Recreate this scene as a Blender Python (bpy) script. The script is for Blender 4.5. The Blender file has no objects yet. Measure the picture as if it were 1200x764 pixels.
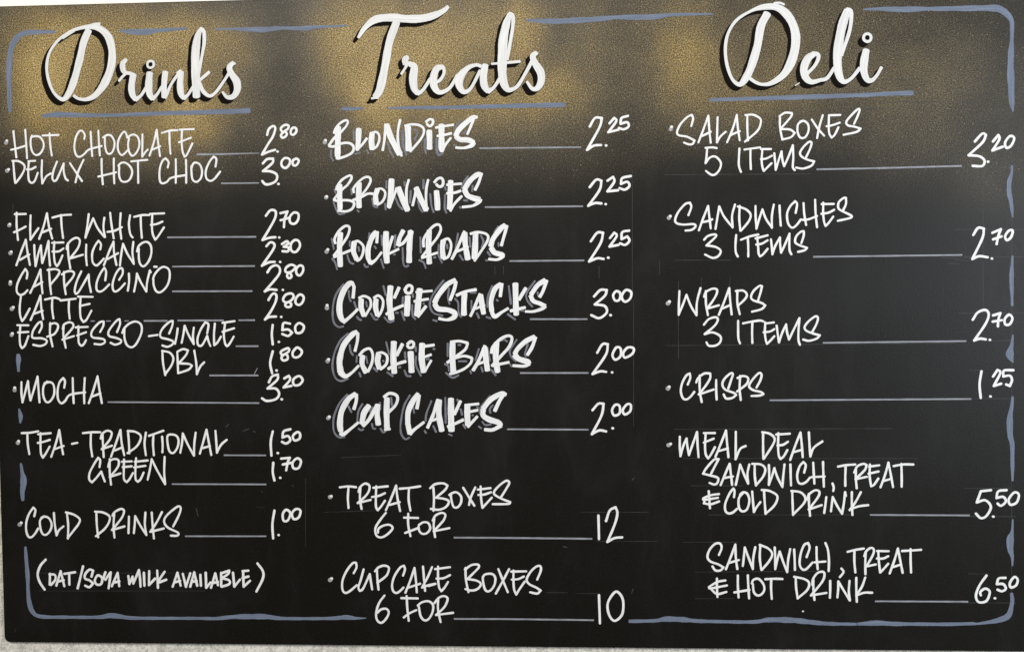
import bpy, math, random
from mathutils import Vector, Matrix
random.seed(7)
sc = bpy.context.scene
COL = sc.collection

# ------------------------------------------------------------------ camera
# Board plane is Y = 0 (X right, Z up, the wall behind it at +Y).  Pose solved
# from the photo's own vanishing points (board edges and painted border).
FPX, PW, PH, DEPTH = 1039.0, 1200.0, 764.0, 1.56
dh = Vector((21366, -176, -1039)).normalized()         # board's right, in camera axes (right, down, fwd)
dv = Vector((587, 32463, 1039)).normalized()           # board's down
dv = (dv - dh * dv.dot(dh)).normalized()
dn = dh.cross(dv)                                      # into the board
# world axes: right = +X, down = -Z, into = +Y
def cam2world(v):
    return Vector((dh.dot(v), dn.dot(v), -dv.dot(v)))
fwd = cam2world(Vector((0, 0, 1)))
CAM = -fwd * DEPTH
cam_d = bpy.data.cameras.new("camera"); cam = bpy.data.objects.new("camera", cam_d); COL.objects.link(cam)
rx, up = cam2world(Vector((1, 0, 0))), cam2world(Vector((0, -1, 0)))
cam.matrix_world = Matrix(((rx.x, up.x, -fwd.x, CAM.x), (rx.y, up.y, -fwd.y, CAM.y), (rx.z, up.z, -fwd.z, CAM.z), (0, 0, 0, 1)))
cam_d.sensor_fit = 'HORIZONTAL'; cam_d.sensor_width = 36.0; cam_d.lens = 36.0 * FPX / PW
cam_d.clip_start = 0.05; cam_d.clip_end = 100
sc.camera = cam
def at(px, py, y=0.0):
    """point of the board where the photo shows it -> (x, z) in metres"""
    d = cam2world(Vector(((px - PW / 2) / FPX, (py - PH / 2) / FPX, 1)))
    t = (y - CAM.y) / d.y
    return CAM.x + d.x * t, CAM.z + d.z * t
MPP = DEPTH / FPX

# ------------------------------------------------------------------ light
w = bpy.data.worlds.new("World"); sc.world = w; w.use_nodes = True
w.node_tree.nodes["Background"].inputs[0].default_value = (1.0, 0.95, 0.87, 1)
w.node_tree.nodes["Background"].inputs[1].default_value = 0.10
def area(name, loc, target, size, sizey, energy, color):
    l = bpy.data.lights.new(name, 'AREA'); l.shape = 'RECTANGLE'; l.size = size; l.size_y = sizey
    l.energy = energy; l.color = color
    o = bpy.data.objects.new(name, l); COL.objects.link(o); o.location = loc
    o.rotation_euler = (Vector(target) - Vector(loc)).to_track_quat('-Z', 'Y').to_euler()
    return o
area("ceiling_lamp_warm", (-0.9, -3.0, 2.3), (-0.1, 0, -0.1), 2.4, 1.4, 158, (1.0, 0.965, 0.91))
area("right_sheen_light", (2.75, -2.3, 0.35), (0.3, 0, 0.0), 1.4, 1.4, 92, (0.86, 0.93, 1.0))  # unseen cool light, added for the sheen on the board's right side
sc.view_settings.view_transform = 'Standard'; sc.view_settings.look = 'None'
sc.view_settings.exposure = 0.0; sc.view_settings.gamma = 1.0

# ------------------------------------------------------------------ materials
def mat(name, color, rough=0.6, spec=0.5):
    m = bpy.data.materials.new(name); m.use_nodes = True
    b = m.node_tree.nodes["Principled BSDF"]
    b.inputs["Base Color"].default_value = (*color, 1); b.inputs["Roughness"].default_value = rough
    b.inputs["Specular IOR Level"].default_value = spec
    return m, m.node_tree, b
class NT:
    def __init__(s, t): s.t = t
    def n(s, kind, **kw):
        x = s.t.nodes.new(kind)
        for k, v in kw.items(): setattr(x, k, v)
        return x
    def put(s, sock, v):
        if isinstance(v, (int, float)): sock.default_value = v
        elif isinstance(v, tuple): sock.default_value = v
        else: s.t.links.new(v, sock)
    def math(s, op, a, b=0.0, c=None, clamp=False):
        x = s.n('ShaderNodeMath', operation=op); x.use_clamp = clamp
        s.put(x.inputs[0], a); s.put(x.inputs[1], b)
        if c is not None: s.put(x.inputs[2], c)
        return x.outputs[0]
    def ramp(s, v, a, b, lo, hi, smooth=True):
        x = s.n('ShaderNodeMapRange', interpolation_type='SMOOTHSTEP' if smooth else 'LINEAR')
        s.put(x.inputs[0], v)
        for i, q in enumerate((a, b, lo, hi)): x.inputs[i + 1].default_value = q
        return x.outputs[0]
    def noise(s, vec, scale, detail=2.0, rough=0.5, dist=0.0):
        x = s.n('ShaderNodeTexNoise'); s.put(x.inputs['Vector'], vec)
        x.inputs['Scale'].default_value = scale; x.inputs['Detail'].default_value = detail
        x.inputs['Roughness'].default_value = rough; x.inputs['Distortion'].default_value = dist
        return x.outputs[0]
    def mix(s, f, a, b):
        x = s.n('ShaderNodeMix', data_type='RGBA'); s.put(x.inputs[0], f); s.put(x.inputs[6], a); s.put(x.inputs[7], b)
        return x.outputs[2]

def paint(name, color, streak, sx=60.0, sy=3.0, rough=0.55, thin=None):
    """brushed paint: streaks run along the stroke (uv: u along, v across)"""
    m, t, b = mat(name, color, rough, 0.1); k = NT(t)
    uv = k.n('ShaderNodeUVMap'); mp = k.n('ShaderNodeMapping'); k.put(mp.inputs[0], uv.outputs[0])
    mp.inputs['Scale'].default_value = (sx, sy, 1)
    f = k.ramp(k.noise(mp.outputs[0], 1.0, 3.0, 0.6), 0.35, 0.68, 0.0, 1.0)
    dark = tuple(c * (1 - streak) for c in color)
    c = k.mix(f, (*dark, 1), (*color, 1))
    if thin:
        tc = k.n('ShaderNodeTexCoord')
        g = k.ramp(k.noise(tc.outputs['Object'], 700.0, 2.0), 0.55, 0.66, 0.0, 1.0)
        c = k.mix(k.math('MULTIPLY', g, thin[1]), c, (*thin[0], 1))
    k.put(b.inputs['Base Color'], c)
    return m

M_TITLE = paint("title_white_paint", (0.71, 0.71, 0.70), 0.22, 14.0, 3.2)
M_BRUSH = paint("brush_white_paint", (0.81, 0.815, 0.82), 0.27, 22.0, 4.2)
M_PEN = paint("white_pen", (0.80, 0.80, 0.795), 0.2, 60.0, 1.5)
M_SHADOW = paint("black_shadow_paint", (0.0055, 0.004, 0.0025), 0.3, 20.0, 2.0, 0.9)
M_GREY = paint("grey_shadow_pen", (0.185, 0.19, 0.22), 0.35, 70.0, 1.2)
M_BLUE = paint("slate_blue_paint", (0.165, 0.198, 0.27), 0.28, 18.0, 2.0, 0.6, ((0.07, 0.07, 0.07), 0.5))
M_LEAD = paint("grey_line_pen", (0.295, 0.305, 0.34), 0.35, 50.0, 1.0)
M_BULLET = paint("grey_bullet_paint", (0.36, 0.36, 0.365), 0.3, 80.0, 1.0)
M_GUIDE, _t, _b = mat("faint_pencil", (0.019, 0.019, 0.0195), 0.6)
M_SMUDGE, _t, _b = mat("chalk_dust", (0.024, 0.024, 0.024), 0.7)

def board_material():
    m, t, b = mat("black_board_with_gold_spray", (0.01, 0.01, 0.01), 0.5, 0.21); k = NT(t)
    tc = k.n('ShaderNodeTexCoord'); O = tc.outputs['Object']
    sp = k.n('ShaderNodeSeparateXYZ'); k.put(sp.inputs[0], O)
    X, Z = sp.outputs[0], sp.outputs[2]
    # soft clouds of gold spray: centre and radius as seen on the board, density
    blobs = [(58, 95, 32, 42, .78), (40, 45, 45, 30, .22), (130, 40, 55, 28, .25), (205, 60, 45, 30, .5), (222, 137, 34, 22, .58),
             (140, 95, 70, 55, .20), (150, 155, 90, 30, .16), (272, 60, 40, 40, .12), (402, 45, 26, 36, .42), (440, 118, 19, 24, .66), (445, 60, 42, 50, .40),
             (535, 55, 75, 48, .52), (612, 30, 18, 28, .40), (648, 105, 22, 18, .40), (585, 140, 90, 28, .16), (560, 120, 60, 20, .18),
             (715, 45, 55, 50, .20), (806, 60, 27, 42, .46), (880, 60, 55, 55, .22), (965, 55, 60, 55, .17), (850, 130, 60, 25, .18),
             (1100, 75, 55, 45, .17), (1060, 165, 50, 34, .12), (1165, 205, 35, 28, .10), (430, 180, 60, 32, .10), (620, 175, 90, 36, .05), (200, 185, 110, 30, .05)]
    dens = None
    for cx, cy, sx, sy, a in blobs:
        x0, z0 = at(cx, cy)
        dx = k.math('MULTIPLY', k.math('SUBTRACT', X, x0), 1 / (sx * MPP * 1.414))
        dz = k.math('MULTIPLY', k.math('SUBTRACT', Z, z0), 1 / (sy * MPP * 1.414))
        r2 = k.math('MULTIPLY_ADD', dx, dx, k.math('MULTIPLY', dz, dz))
        g = k.math('MULTIPLY', k.math('POWER', 2.71828, k.math('MULTIPLY', r2, -1.0)), a)
        dens = g if dens is None else k.math('ADD', dens, g)
    # thin overall mist in the top of the board, thinning out downwards
    zt, zb = at(600, 105)[1], at(600, 240)[1]
    edge = k.math('MULTIPLY_ADD', k.math('SUBTRACT', k.noise(O, 5.0, 2.0), 0.5), 0.22, Z)
    mist = k.ramp(edge, zb, zt, 0.0, 0.075)
    xfall = k.ramp(X, -0.95, 0.95, 0.98, 0.62, False)
    dens = k.math('MULTIPLY', k.math('ADD', dens, mist), xfall)
    wob = k.math('MULTIPLY_ADD', k.noise(O, 9.0, 4.0, 0.6), 1.7, 0.15)
    dens = k.math('MULTIPLY', dens, wob)
    # droplets: two sizes of speckle plus sparse bright flecks
    cover0 = k.math('SUBTRACT', 1.0, k.math('POWER', 2.71828, k.math('MULTIPLY', dens, -0.98)))
    na = k.noise(O, 600.0, 1.0, 0.6); nb = k.noise(O, 310.0, 1.0, 0.6)
    grainy = k.math('MULTIPLY_ADD', k.math('SUBTRACT', na, 0.5), 6.5, k.math('MULTIPLY_ADD', k.math('SUBTRACT', nb, 0.5), 1.4, 0.95))
    grainy = k.math('MAXIMUM', grainy, 0.12)
    cover = k.math('MULTIPLY', cover0, grainy, clamp=True)
    thr = k.math('MULTIPLY_ADD', cover0, -0.12, 0.69)
    fleck = k.math('MULTIPLY', k.math('SUBTRACT', k.noise(O, 460.0, 1.0), thr), 9.0, clamp=True)
    fleck = k.math('MULTIPLY', fleck, k.ramp(cover0, 0.012, 0.07, 0.0, 1.0))
    cover = k.math('MAXIMUM', cover, k.math('MULTIPLY', fleck, 0.9))
    tone = k.noise(O, 560.0, 1.0)
    rich = k.ramp(cover0, 0.04, 0.42, 0.0, 1.0)
    gold_d = k.mix(rich, (0.33, 0.265, 0.165, 1), (0.40, 0.272, 0.092, 1))
    gold_l = k.mix(rich, (0.50, 0.42, 0.28, 1), (0.58, 0.43, 0.18, 1))
    gold = k.mix(k.ramp(tone, 0.4, 0.62, 0.0, 1.0), gold_d, gold_l)
    gold = k.mix(k.math('MULTIPLY', fleck, 0.8), gold, (0.78, 0.65, 0.36, 1))
    mpg = k.n('ShaderNodeMapping'); k.put(mpg.inputs[0], O); mpg.inputs['Scale'].default_value = (1.0, 1.0, 0.35)
    smear = k.math('MULTIPLY_ADD', k.ramp(k.noise(mpg.outputs[0], 14.0, 5.0, 0.65, 0.8), 0.45, 0.8, 0.0, 1.0), 0.55, k.math('MULTIPLY', k.ramp(k.noise(O, 3.2, 4.0, 0.62, 0.6), 0.42, 0.75, 0.0, 1.0), 0.6))
    grain = k.noise(O, 240.0, 2.0)
    base = k.mix(smear, (0.0045, 0.0038, 0.0026, 1), (0.0098, 0.0094, 0.0086, 1))
    base = k.mix(k.math('MULTIPLY', k.ramp(grain, 0.5, 0.75, 0.0, 1.0), 0.4), base, (0.012, 0.0115, 0.0105, 1))
    k.put(b.inputs['Base Color'], k.mix(cover, base, gold))
    k.put(b.inputs['Metallic'], 0.0)
    k.put(b.inputs['Roughness'], k.ramp(smear, 0.0, 1.0, 0.44, 0.52))
    bp = k.n('ShaderNodeBump'); bp.inputs['Strength'].default_value = 0.25; bp.inputs['Distance'].default_value = 0.0004
    k.put(bp.inputs['Height'], k.math('ADD', grain, fleck)); k.put(b.inputs['Normal'], bp.outputs[0])
    return m

def wall_material(name, light, dark, scale, strength, dist):
    m, t, b = mat(name, light, 0.85, 0.2); k = NT(t)
    tc = k.n('ShaderNodeTexCoord'); O = tc.outputs['Object']
    n1 = k.noise(O, scale, 4.0, 0.68, 0.2); n2 = k.noise(O, scale * 0.22, 3.0)
    f = k.ramp(k.math('MULTIPLY_ADD', n2, 0.35, k.math('MULTIPLY', n1, 0.65)), 0.38, 0.60, 0.0, 1.0)
    k.put(b.inputs['Base Color'], k.mix(f, (*dark, 1), (*light, 1)))
    bp = k.n('ShaderNodeBump'); bp.inputs['Strength'].default_value = strength; bp.inputs['Distance'].default_value = dist
    k.put(bp.inputs['Height'], n1); k.put(b.inputs['Normal'], bp.outputs[0])
    return m

# ------------------------------------------------------------------ stroke meshes
def cr(p0, p1, p2, p3, t):
    return tuple(0.5 * (2 * b + (c - a) * t + (2 * a - 5 * b + 4 * c - d) * t * t + (3 * b - a - 3 * c + d) * t ** 3)
                 for a, b, c, d in zip(p0, p1, p2, p3))
def smooth(pts):
    if len(pts) < 3:
        a, b = pts[0], pts[-1]; n = max(2, int(math.dist(a[:2], b[:2]) / 3))
        return [tuple(a[i] + (b[i] - a[i]) * q / n for i in range(3)) for q in range(n + 1)]
    ext = lambda a, b: tuple(2 * x - y for x, y in zip(a, b))
    P = [ext(pts[0], pts[1])] + pts + [ext(pts[-1], pts[-2])]
    if math.dist(pts[0][:2], pts[-1][:2]) < 1.0:                      # closed ring
        P[0], P[-1] = pts[-2], pts[1]
    out = []
    for i in range(1, len(P) - 2):
        n = max(3, int(math.dist(P[i][:2], P[i + 1][:2]) / 1.3)); n = min(n, 40)
        out += [cr(P[i - 1], P[i], P[i + 1], P[i + 2], q / n) for q in range(n)]
    return out + [pts[-1]]
def split(pts, lim=88):
    """cut a stroke at its sharp corners"""
    if len(pts) > 4 and math.dist(pts[0][:2], pts[-1][:2]) < 1.0: return [pts]     # a closed ring stays round
    segs, cur = [], [pts[0]]
    for i in range(1, len(pts) - 1):
        cur.append(pts[i])
        a = Vector((pts[i][0] - pts[i - 1][0], pts[i][1] - pts[i - 1][1])); b = Vector((pts[i + 1][0] - pts[i][0], pts[i + 1][1] - pts[i][1]))
        if a.length > 1e-6 and b.length > 1e-6 and math.degrees(a.angle(b)) > lim:
            segs.append(cur); cur = [pts[i]]
    cur.append(pts[-1]); segs.append(cur)
    return segs
class Ink:
    """collects brush strokes (photo pixels + width) as one mesh lying on the board"""
    def __init__(s, height, cap=1.0, shift=(0, 0), jit=0.05):
        s.v, s.f, s.uv, s.k, s.h, s.cap, s.shift, s.jit = [], [], [], 0, height, cap, shift, jit
    def stroke(s, pts):
        if len(pts) == 1:
            x, y, wd = pts[0]; pts = [(x - .25, y, wd), (x + .25, y + .1, wd)]
        for sg in split(pts): s.ribbon(smooth(sg))
    def ribbon(s, pts):
        hb = s.h + (s.k % 24) * 2.0e-5; s.k += 1
        ph, fr = random.uniform(0, 6), random.uniform(.25, .5)
        P = []
        for i, (x, y, wd) in enumerate(pts):
            a, z = at(x + s.shift[0], y + s.shift[1])
            P.append((Vector((a, z)), max(.3, wd) * MPP * .5 * (1 + s.jit * math.sin(ph + i * fr) + s.jit * .6 * random.uniform(-1, 1))))
        n = len(P); L, R, C = [], [], []; u = random.uniform(0, 50)
        T = []
        for i in range(n):
            d = P[min(n - 1, i + 1)][0] - P[max(0, i - 1)][0]
            T.append(d.normalized() if d.length > 1e-9 else Vector((1, 0)))
        def add(p, h, uu, vv):
            s.v.append((p.x, -h, p.y)); s.uv.append((uu, vv)); return len(s.v) - 1
        vo = random.uniform(0, 40)
        def cap(i, sgn, a, b):
            p, r = P[i]; t = T[i] * sgn; nn = Vector((-T[i].y, T[i].x)); h = hb + 1.8e-5 * i / n
            arc = [add(p + nn * r * math.cos(q * math.pi / 7) + t * r * s.cap * math.sin(q * math.pi / 7), h, u, vo + math.cos(q * math.pi / 7)) for q in range(1, 7)]
            s.f.append([a] + arc + [b] if sgn < 0 else ([a] + arc + [b])[::-1])
        for i in range(n):
            p, r = P[i]; nn = Vector((-T[i].y, T[i].x)); h = hb + 1.8e-5 * i / n
            if i: u += (p - P[i - 1][0]).length
            L.append(add(p + nn * r, h, u, vo + 1)); R.append(add(p - nn * r, h, u, vo - 1))
            if i == 0: cap(0, -1, L[0], R[0])
            else: s.f.append((L[i - 1], R[i - 1], R[i], L[i]))
        cap(n - 1, 1, L[-1], R[-1])
    def build(s, name, material, parent, label=None):
        me = bpy.data.meshes.new(name); me.from_pydata(s.v, [], s.f)
        l = me.uv_layers.new(name="UVMap")
        for lp in me.loops: l.data[lp.index].uv = s.uv[lp.vertex_index]
        me.materials.append(material); me.update()
        o = bpy.data.objects.new(name, me); COL.objects.link(o); o.parent = parent
        if label: o["label"] = label
        return o

VIEWS = dict(_=(0, 0, 1), A=(0, 140, 9.55), B=(110, 140, 9.55), C=(220, 140, 8), D=(0, 235, 9.55), E=(100, 235, 9.55), F=(0, 305, 9.55), G=(100, 305, 9.55),
 H=(220, 235, 7.64), I=(0, 365, 9.55), J=(110, 365, 9.55), K=(200, 365, 6.641), L=(0, 430, 8.486), M=(0, 490, 9.55), N=(100, 490, 9.55), O=(200, 490, 5.094),
 P=(0, 575, 9.55), Q=(100, 575, 9.55), R=(30, 645, 8), S=(170, 645, 8), T=(380, 555, 9.55), U=(490, 555, 9.55), V=(380, 650, 8.985), W=(500, 650, 8.571),
 X=(620, 570, 4.493), a=(775, 125, 8.992), b=(890, 125, 8.992), c=(775, 225, 8.992), d=(885, 225, 8.992), e=(775, 325, 8.992), f=(870, 325, 8.992),
 g=(775, 430, 8.571), h=(1110, 140, 4.022), i=(775, 500, 6.942), j=(880, 500, 6.942), k=(970, 500, 6.942), l=(815, 630, 8.571), m=(945, 630, 8.571),
 n=(1110, 350, 5.878), o=(1110, 540, 3.822), p=(670, 130, 4.022), q=(375, 130, 11.43), r=(465, 130, 11.43), s=(375, 195, 11.43), t=(470, 195, 11.43),
 u=(375, 255, 10.435), v=(485, 255, 10.435), w=(375, 320, 8.889), x=(500, 320, 8), y=(375, 385, 8.889), z=(510, 385, 8.889), aa=(375, 455, 10.435),
 ab=(465, 455, 8.889), ac=(670, 330, 4.022), ad=(40, 15, 6.364), ae=(130, 25, 6.365), af=(405, 0, 5.657), ag=(500, 10, 6.365), ah=(830, 0, 6.364),
 ai=(920, 0, 6.1125), bx=(300, 295, 8.492))
def parse(text, width):
    """'view: x y x y ; *w x y ...' -> strokes of (px, py, width)"""
    out, view = [], VIEWS['_']
    for chunk in text.replace('\n', ' ').split(';'):
        pts, buf, wd = [], [], width
        for tk in chunk.split():
            if tk.endswith(':'): view = VIEWS[tk[:-1]]; continue
            if tk[0] == '*': wd = float(tk[1:]); continue
            buf.append(float(tk))
            if len(buf) == 2:
                pts.append((view[0] + buf[0] / view[2], view[1] + buf[1] / view[2], wd)); buf = []
        if pts: out.append(pts)
    return out

# ------------------------------------------------------------------ the setting
def mesh_obj(name, verts, faces, material, parent=None):
    me = bpy.data.meshes.new(name); me.from_pydata(verts, [], faces); me.materials.append(material); me.update()
    o = bpy.data.objects.new(name, me); COL.objects.link(o); o.parent = parent
    return o
THICK = 0.006
def slab(name, x0, x1, z0, z1, y0, y1, material, parent=None, rad=0.0, bevel=0.0):
    """upright slab, front face at y0, with rounded corners"""
    out = []
    for cx, cz, a0 in ((x1 - rad, z1 - rad, 0), (x0 + rad, z1 - rad, 90), (x0 + rad, z0 + rad, 180), (x1 - rad, z0 + rad, 270)):
        if rad == 0: out.append((cx, cz)); continue
        for q in range(9):
            an = math.radians(a0 + 90 * q / 8); out.append((cx + rad * math.cos(an), cz + rad * math.sin(an)))
    n = len(out)
    mx, mz = (x0 + x1) / 2, (z0 + z1) / 2
    ins = [(x - math.copysign(bevel, x - mx), z - math.copysign(bevel, z - mz)) for x, z in out]
    V = [(x, y0, z) for x, z in ins] + [(x, y0 + bevel, z) for x, z in out] + [(x, y1, z) for x, z in out]
    F = [tuple(range(n))[::-1]]
    for r in (0, n):
        F += [(r + i, r + (i + 1) % n, r + n + (i + 1) % n, r + n + i) for i in range(n)]
    F.append(tuple(range(2 * n, 3 * n)))
    return mesh_obj(name, V, F, material, parent)

bx0 = at(4.9, 740)[0]; bx1 = at(1230, 400)[0]
bz0 = at(600, 757.6)[1]; bz1 = at(150, 4.4)[1]
wall = slab("wall", -1.9, 1.9, bz0 - 0.75, bz1 + 0.10, THICK, 0.12, wall_material("stippled_wall_paint", (0.72, 0.69, 0.62), (0.40, 0.38, 0.34), 260.0, 0.55, 0.002))
wall["label"] = "rough stippled pale beige wall showing below and left of the black board"; wall["category"] = "wall"
# upper wall as a separate strip, its paint lighter to stand for brighter light
upper_wall = slab("upper_wall_strip", -1.9, 1.9, bz1 + 0.0008, bz1 + 0.5, 0.0005, THICK - 0.0005, wall_material("lit_cream_wall_paint", (0.86, 0.83, 0.75), (0.84, 0.81, 0.73), 30.0, 0.05, 0.001))
upper_wall["label"] = "smooth cream upper wall strip, paint lightened for brighter light, along the top edge of the black board"; upper_wall["category"] = "upper_wall_strip"

# ------------------------------------------------------------------ the board
board = bpy.data.objects.new("menu_board", None); COL.objects.link(board)
board["label"] = "black hand-lettered menu board with gold spray and slate blue border"; board["category"] = "menu board"
slab("panel", bx0, bx1, bz0, bz1, 0.0, THICK - 0.0002, board_material(), board, rad=0.011, bevel=0.0008)

# faint setting-out lines left on the board
for s_ in parse("""743 120 743 160; 741 200 741 345; 742.5 352 742.5 500; 580 312 580 322; 590 312 590 322; 702 312 702 326; 773 305 773 322; 778 205 950 204; 790 305 856 305;
 780 405 1120 402; 1186 15 1185.5 700; 1152 200 1152 300; 1152 305 1152 362; 1124 367 1200 367; 1150 400 1185 399; 1135 434 1150 434; 1104 302 1140 302; 1120 269 1200 269;
 1130 194.5 1196 194; 1130 301 1200 301; 1137 467 1190 467; 15 240 15 255; 40 671 240 671; 45 692 240 692; 680 600 760 600; 700 634 770 634; 675 695 700 695; 640 694 665 694;
 790 503 1045 502; 800 537 1075 537; 810 569 870 569; 830 603 1000 603; 800 635 865 635; 815 670 960 669; 815 701 860 701; 1130 605 1190 605; 1130 572 1185 572; 1135 672 1160 672;
 1110 706 1190 706; 400 536 470 533; 380 600 440 598; 358 560 358 640; 300 594 310 595; 795 330 795 420; 822 325 822 345; 856 325 854 340; 1030 120 1150 119; 1003 128 1050 127; 958 95 1060 94""", .55):
    gl = Ink(0.00006, 1.0, jit=.3); gl.stroke(s_); gl.build("guide_line", M_GUIDE, board)
for s_ in parse("583 213 586 212; 602 210 606 213; 342 568 344 570; 306 575 308 577; 741 562 743 560; 265 500 268 497; 285 505 292 502; 297 505 299 506; 740 695 742 690; *1 18 738.5; *1 18.5 736.5; *.6 1112 309 1125 309; *.6 1117 304 1135 306; *.6 1193 325 1194 327; *.6 298 436 302 431; 230 596 232 604; 660 640 664 641", 1.0):
    sm = Ink(0.00004, 1.0, jit=.3); sm.stroke(s_); sm.build("chalk_smudge", M_SMUDGE, board)

sp_ = Ink(0.0001, 1.0); sp_.stroke([(941, 715.8, 1.8)]); sp_.build("paint_speck", M_PEN, board, "tiny white speck of paint above the lower border")

# ---- slate blue border, one mesh per painted stroke
BORDER = """*4 63.6 37.7 *5 45 38 *6.5 28 39.5 *7 18 47 *6 12.5 60 *8 11 75 *6 10.5 95 *5.5 11 112 *4 11.5 131;
*2.5 141 36.5 *5 151 37.5 *7 160 38 *7 172 37.5 *4.5 187 36 *3.5 205 34.8 *2.5 219 34;
*2 252 34.7 *3 275 34.5 *6 300 35.2 *6 312 35 *4 329 33.3 *4 345 33.6 *5.5 357 33.6 *3.5 375 32 *1.5 408 30.3;
*2 616 24 *4.5 630 24.8 *6 650 25.5 *6.5 670 24.6 *6 700 22.8 *4.5 722 20.8 *6 745 20.6 *6 765 20.3 *4 790 17.6 *2 835 17;
*2 1012 11.6 *4 1030 11 *6.5 1060 11.6 *4.5 1085 10.8 *5 1100 10.8 *6 1130 10.3 *7 1163 10 *7.5 1172 11.5 *7.5 1180 17 *5 1185 24 *4.5 1186 32 *4.5 1185.5 50 *6.5 1184.8 63 *7.5 1184.3 80 *7.5 1184.8 100 *6 1185.5 118 *1.5 1187 131;
*3 1185.8 194.7 *3 1185.5 203 *5 1182.8 213 *5 1182.6 226 *5 1184.6 236 *2 1186.6 254.4;
*2 1186.5 300 *4.5 1185.6 318 *5 1185.4 330 *3.5 1185.8 345 *3 1186 358;
*1.6 1187 392.5 *4 1185.6 404 *8 1183.4 413 *7 1184 418 *1.6 1187 424.5;
*2.5 1186.6 464.8 *4 1185.7 476 *6.5 1183.4 490 *6.5 1183.8 510 *5 1186 520 *4.5 1186.4 540 *2.6 1186.6 563;
*1.6 1186.8 608.5 *3.5 1186.2 622 *7.5 1183.9 631 *7.2 1183.9 643 *3.5 1186.2 652.5 *1.8 1186.4 662.5;
*3.5 1185.4 694.8 *4.2 1186.2 702 *4.5 1185.5 709 *7 1181.5 721 *5.5 1170 726.3 *4 1156 729 *2.5 1143.5 730.6 *3.5 1139.5 730.3 *4 1110 731 *4 1075 730.8 *5 1047 730.5 *6 1028 729.5 *3.5 1004 730.8;
*4 737.5 727.5 *4 767 726.9 *6 780 725 *6 800 725.5 *4.2 822 727.3 *4 880 728.3 *5.5 900 726 *6.5 927 726.2 *5.5 950 728.5 *4.5 970 730.3 *3.2 1006 731;
*3.2 29.8 640.7 *4.5 31 657.7 *5 32.4 674.7 *4 33 691.6 *6 34.3 704.8 *5.5 38 716 *4.6 47 721.8 *4 75 722.7 *4 115 722.7 *6.5 128 721 *5.5 140 721.8 *4.2 156 723.7 *3.6 200 724 *3.5 233 724 *4 253 724.3 *5 273 722.5 *6.5 292 722 *6 312 722.2 *4 333 724.2 *3.8 385 724.2 *5.5 404.5 722.9 *3.6 417 724 *1 429 723.8;
*4 21.3 415.5 *6 21.8 420.5 *5 21.5 427 *3 21.8 435;
*2 22.4 479 *5 24 486 *4.5 24.3 490 *2 23.6 495.4;
*2.5 24.6 543 *4.5 26 553 *7.5 27.6 560 *7.2 27.4 568 *6 26.3 576 *3.4 26.7 586"""
for st in parse(BORDER, 4):
    k_ = Ink(0.00012, .5, jit=.07); k_.stroke(st); k_.build("border_stroke", M_BLUE, board)

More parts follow.
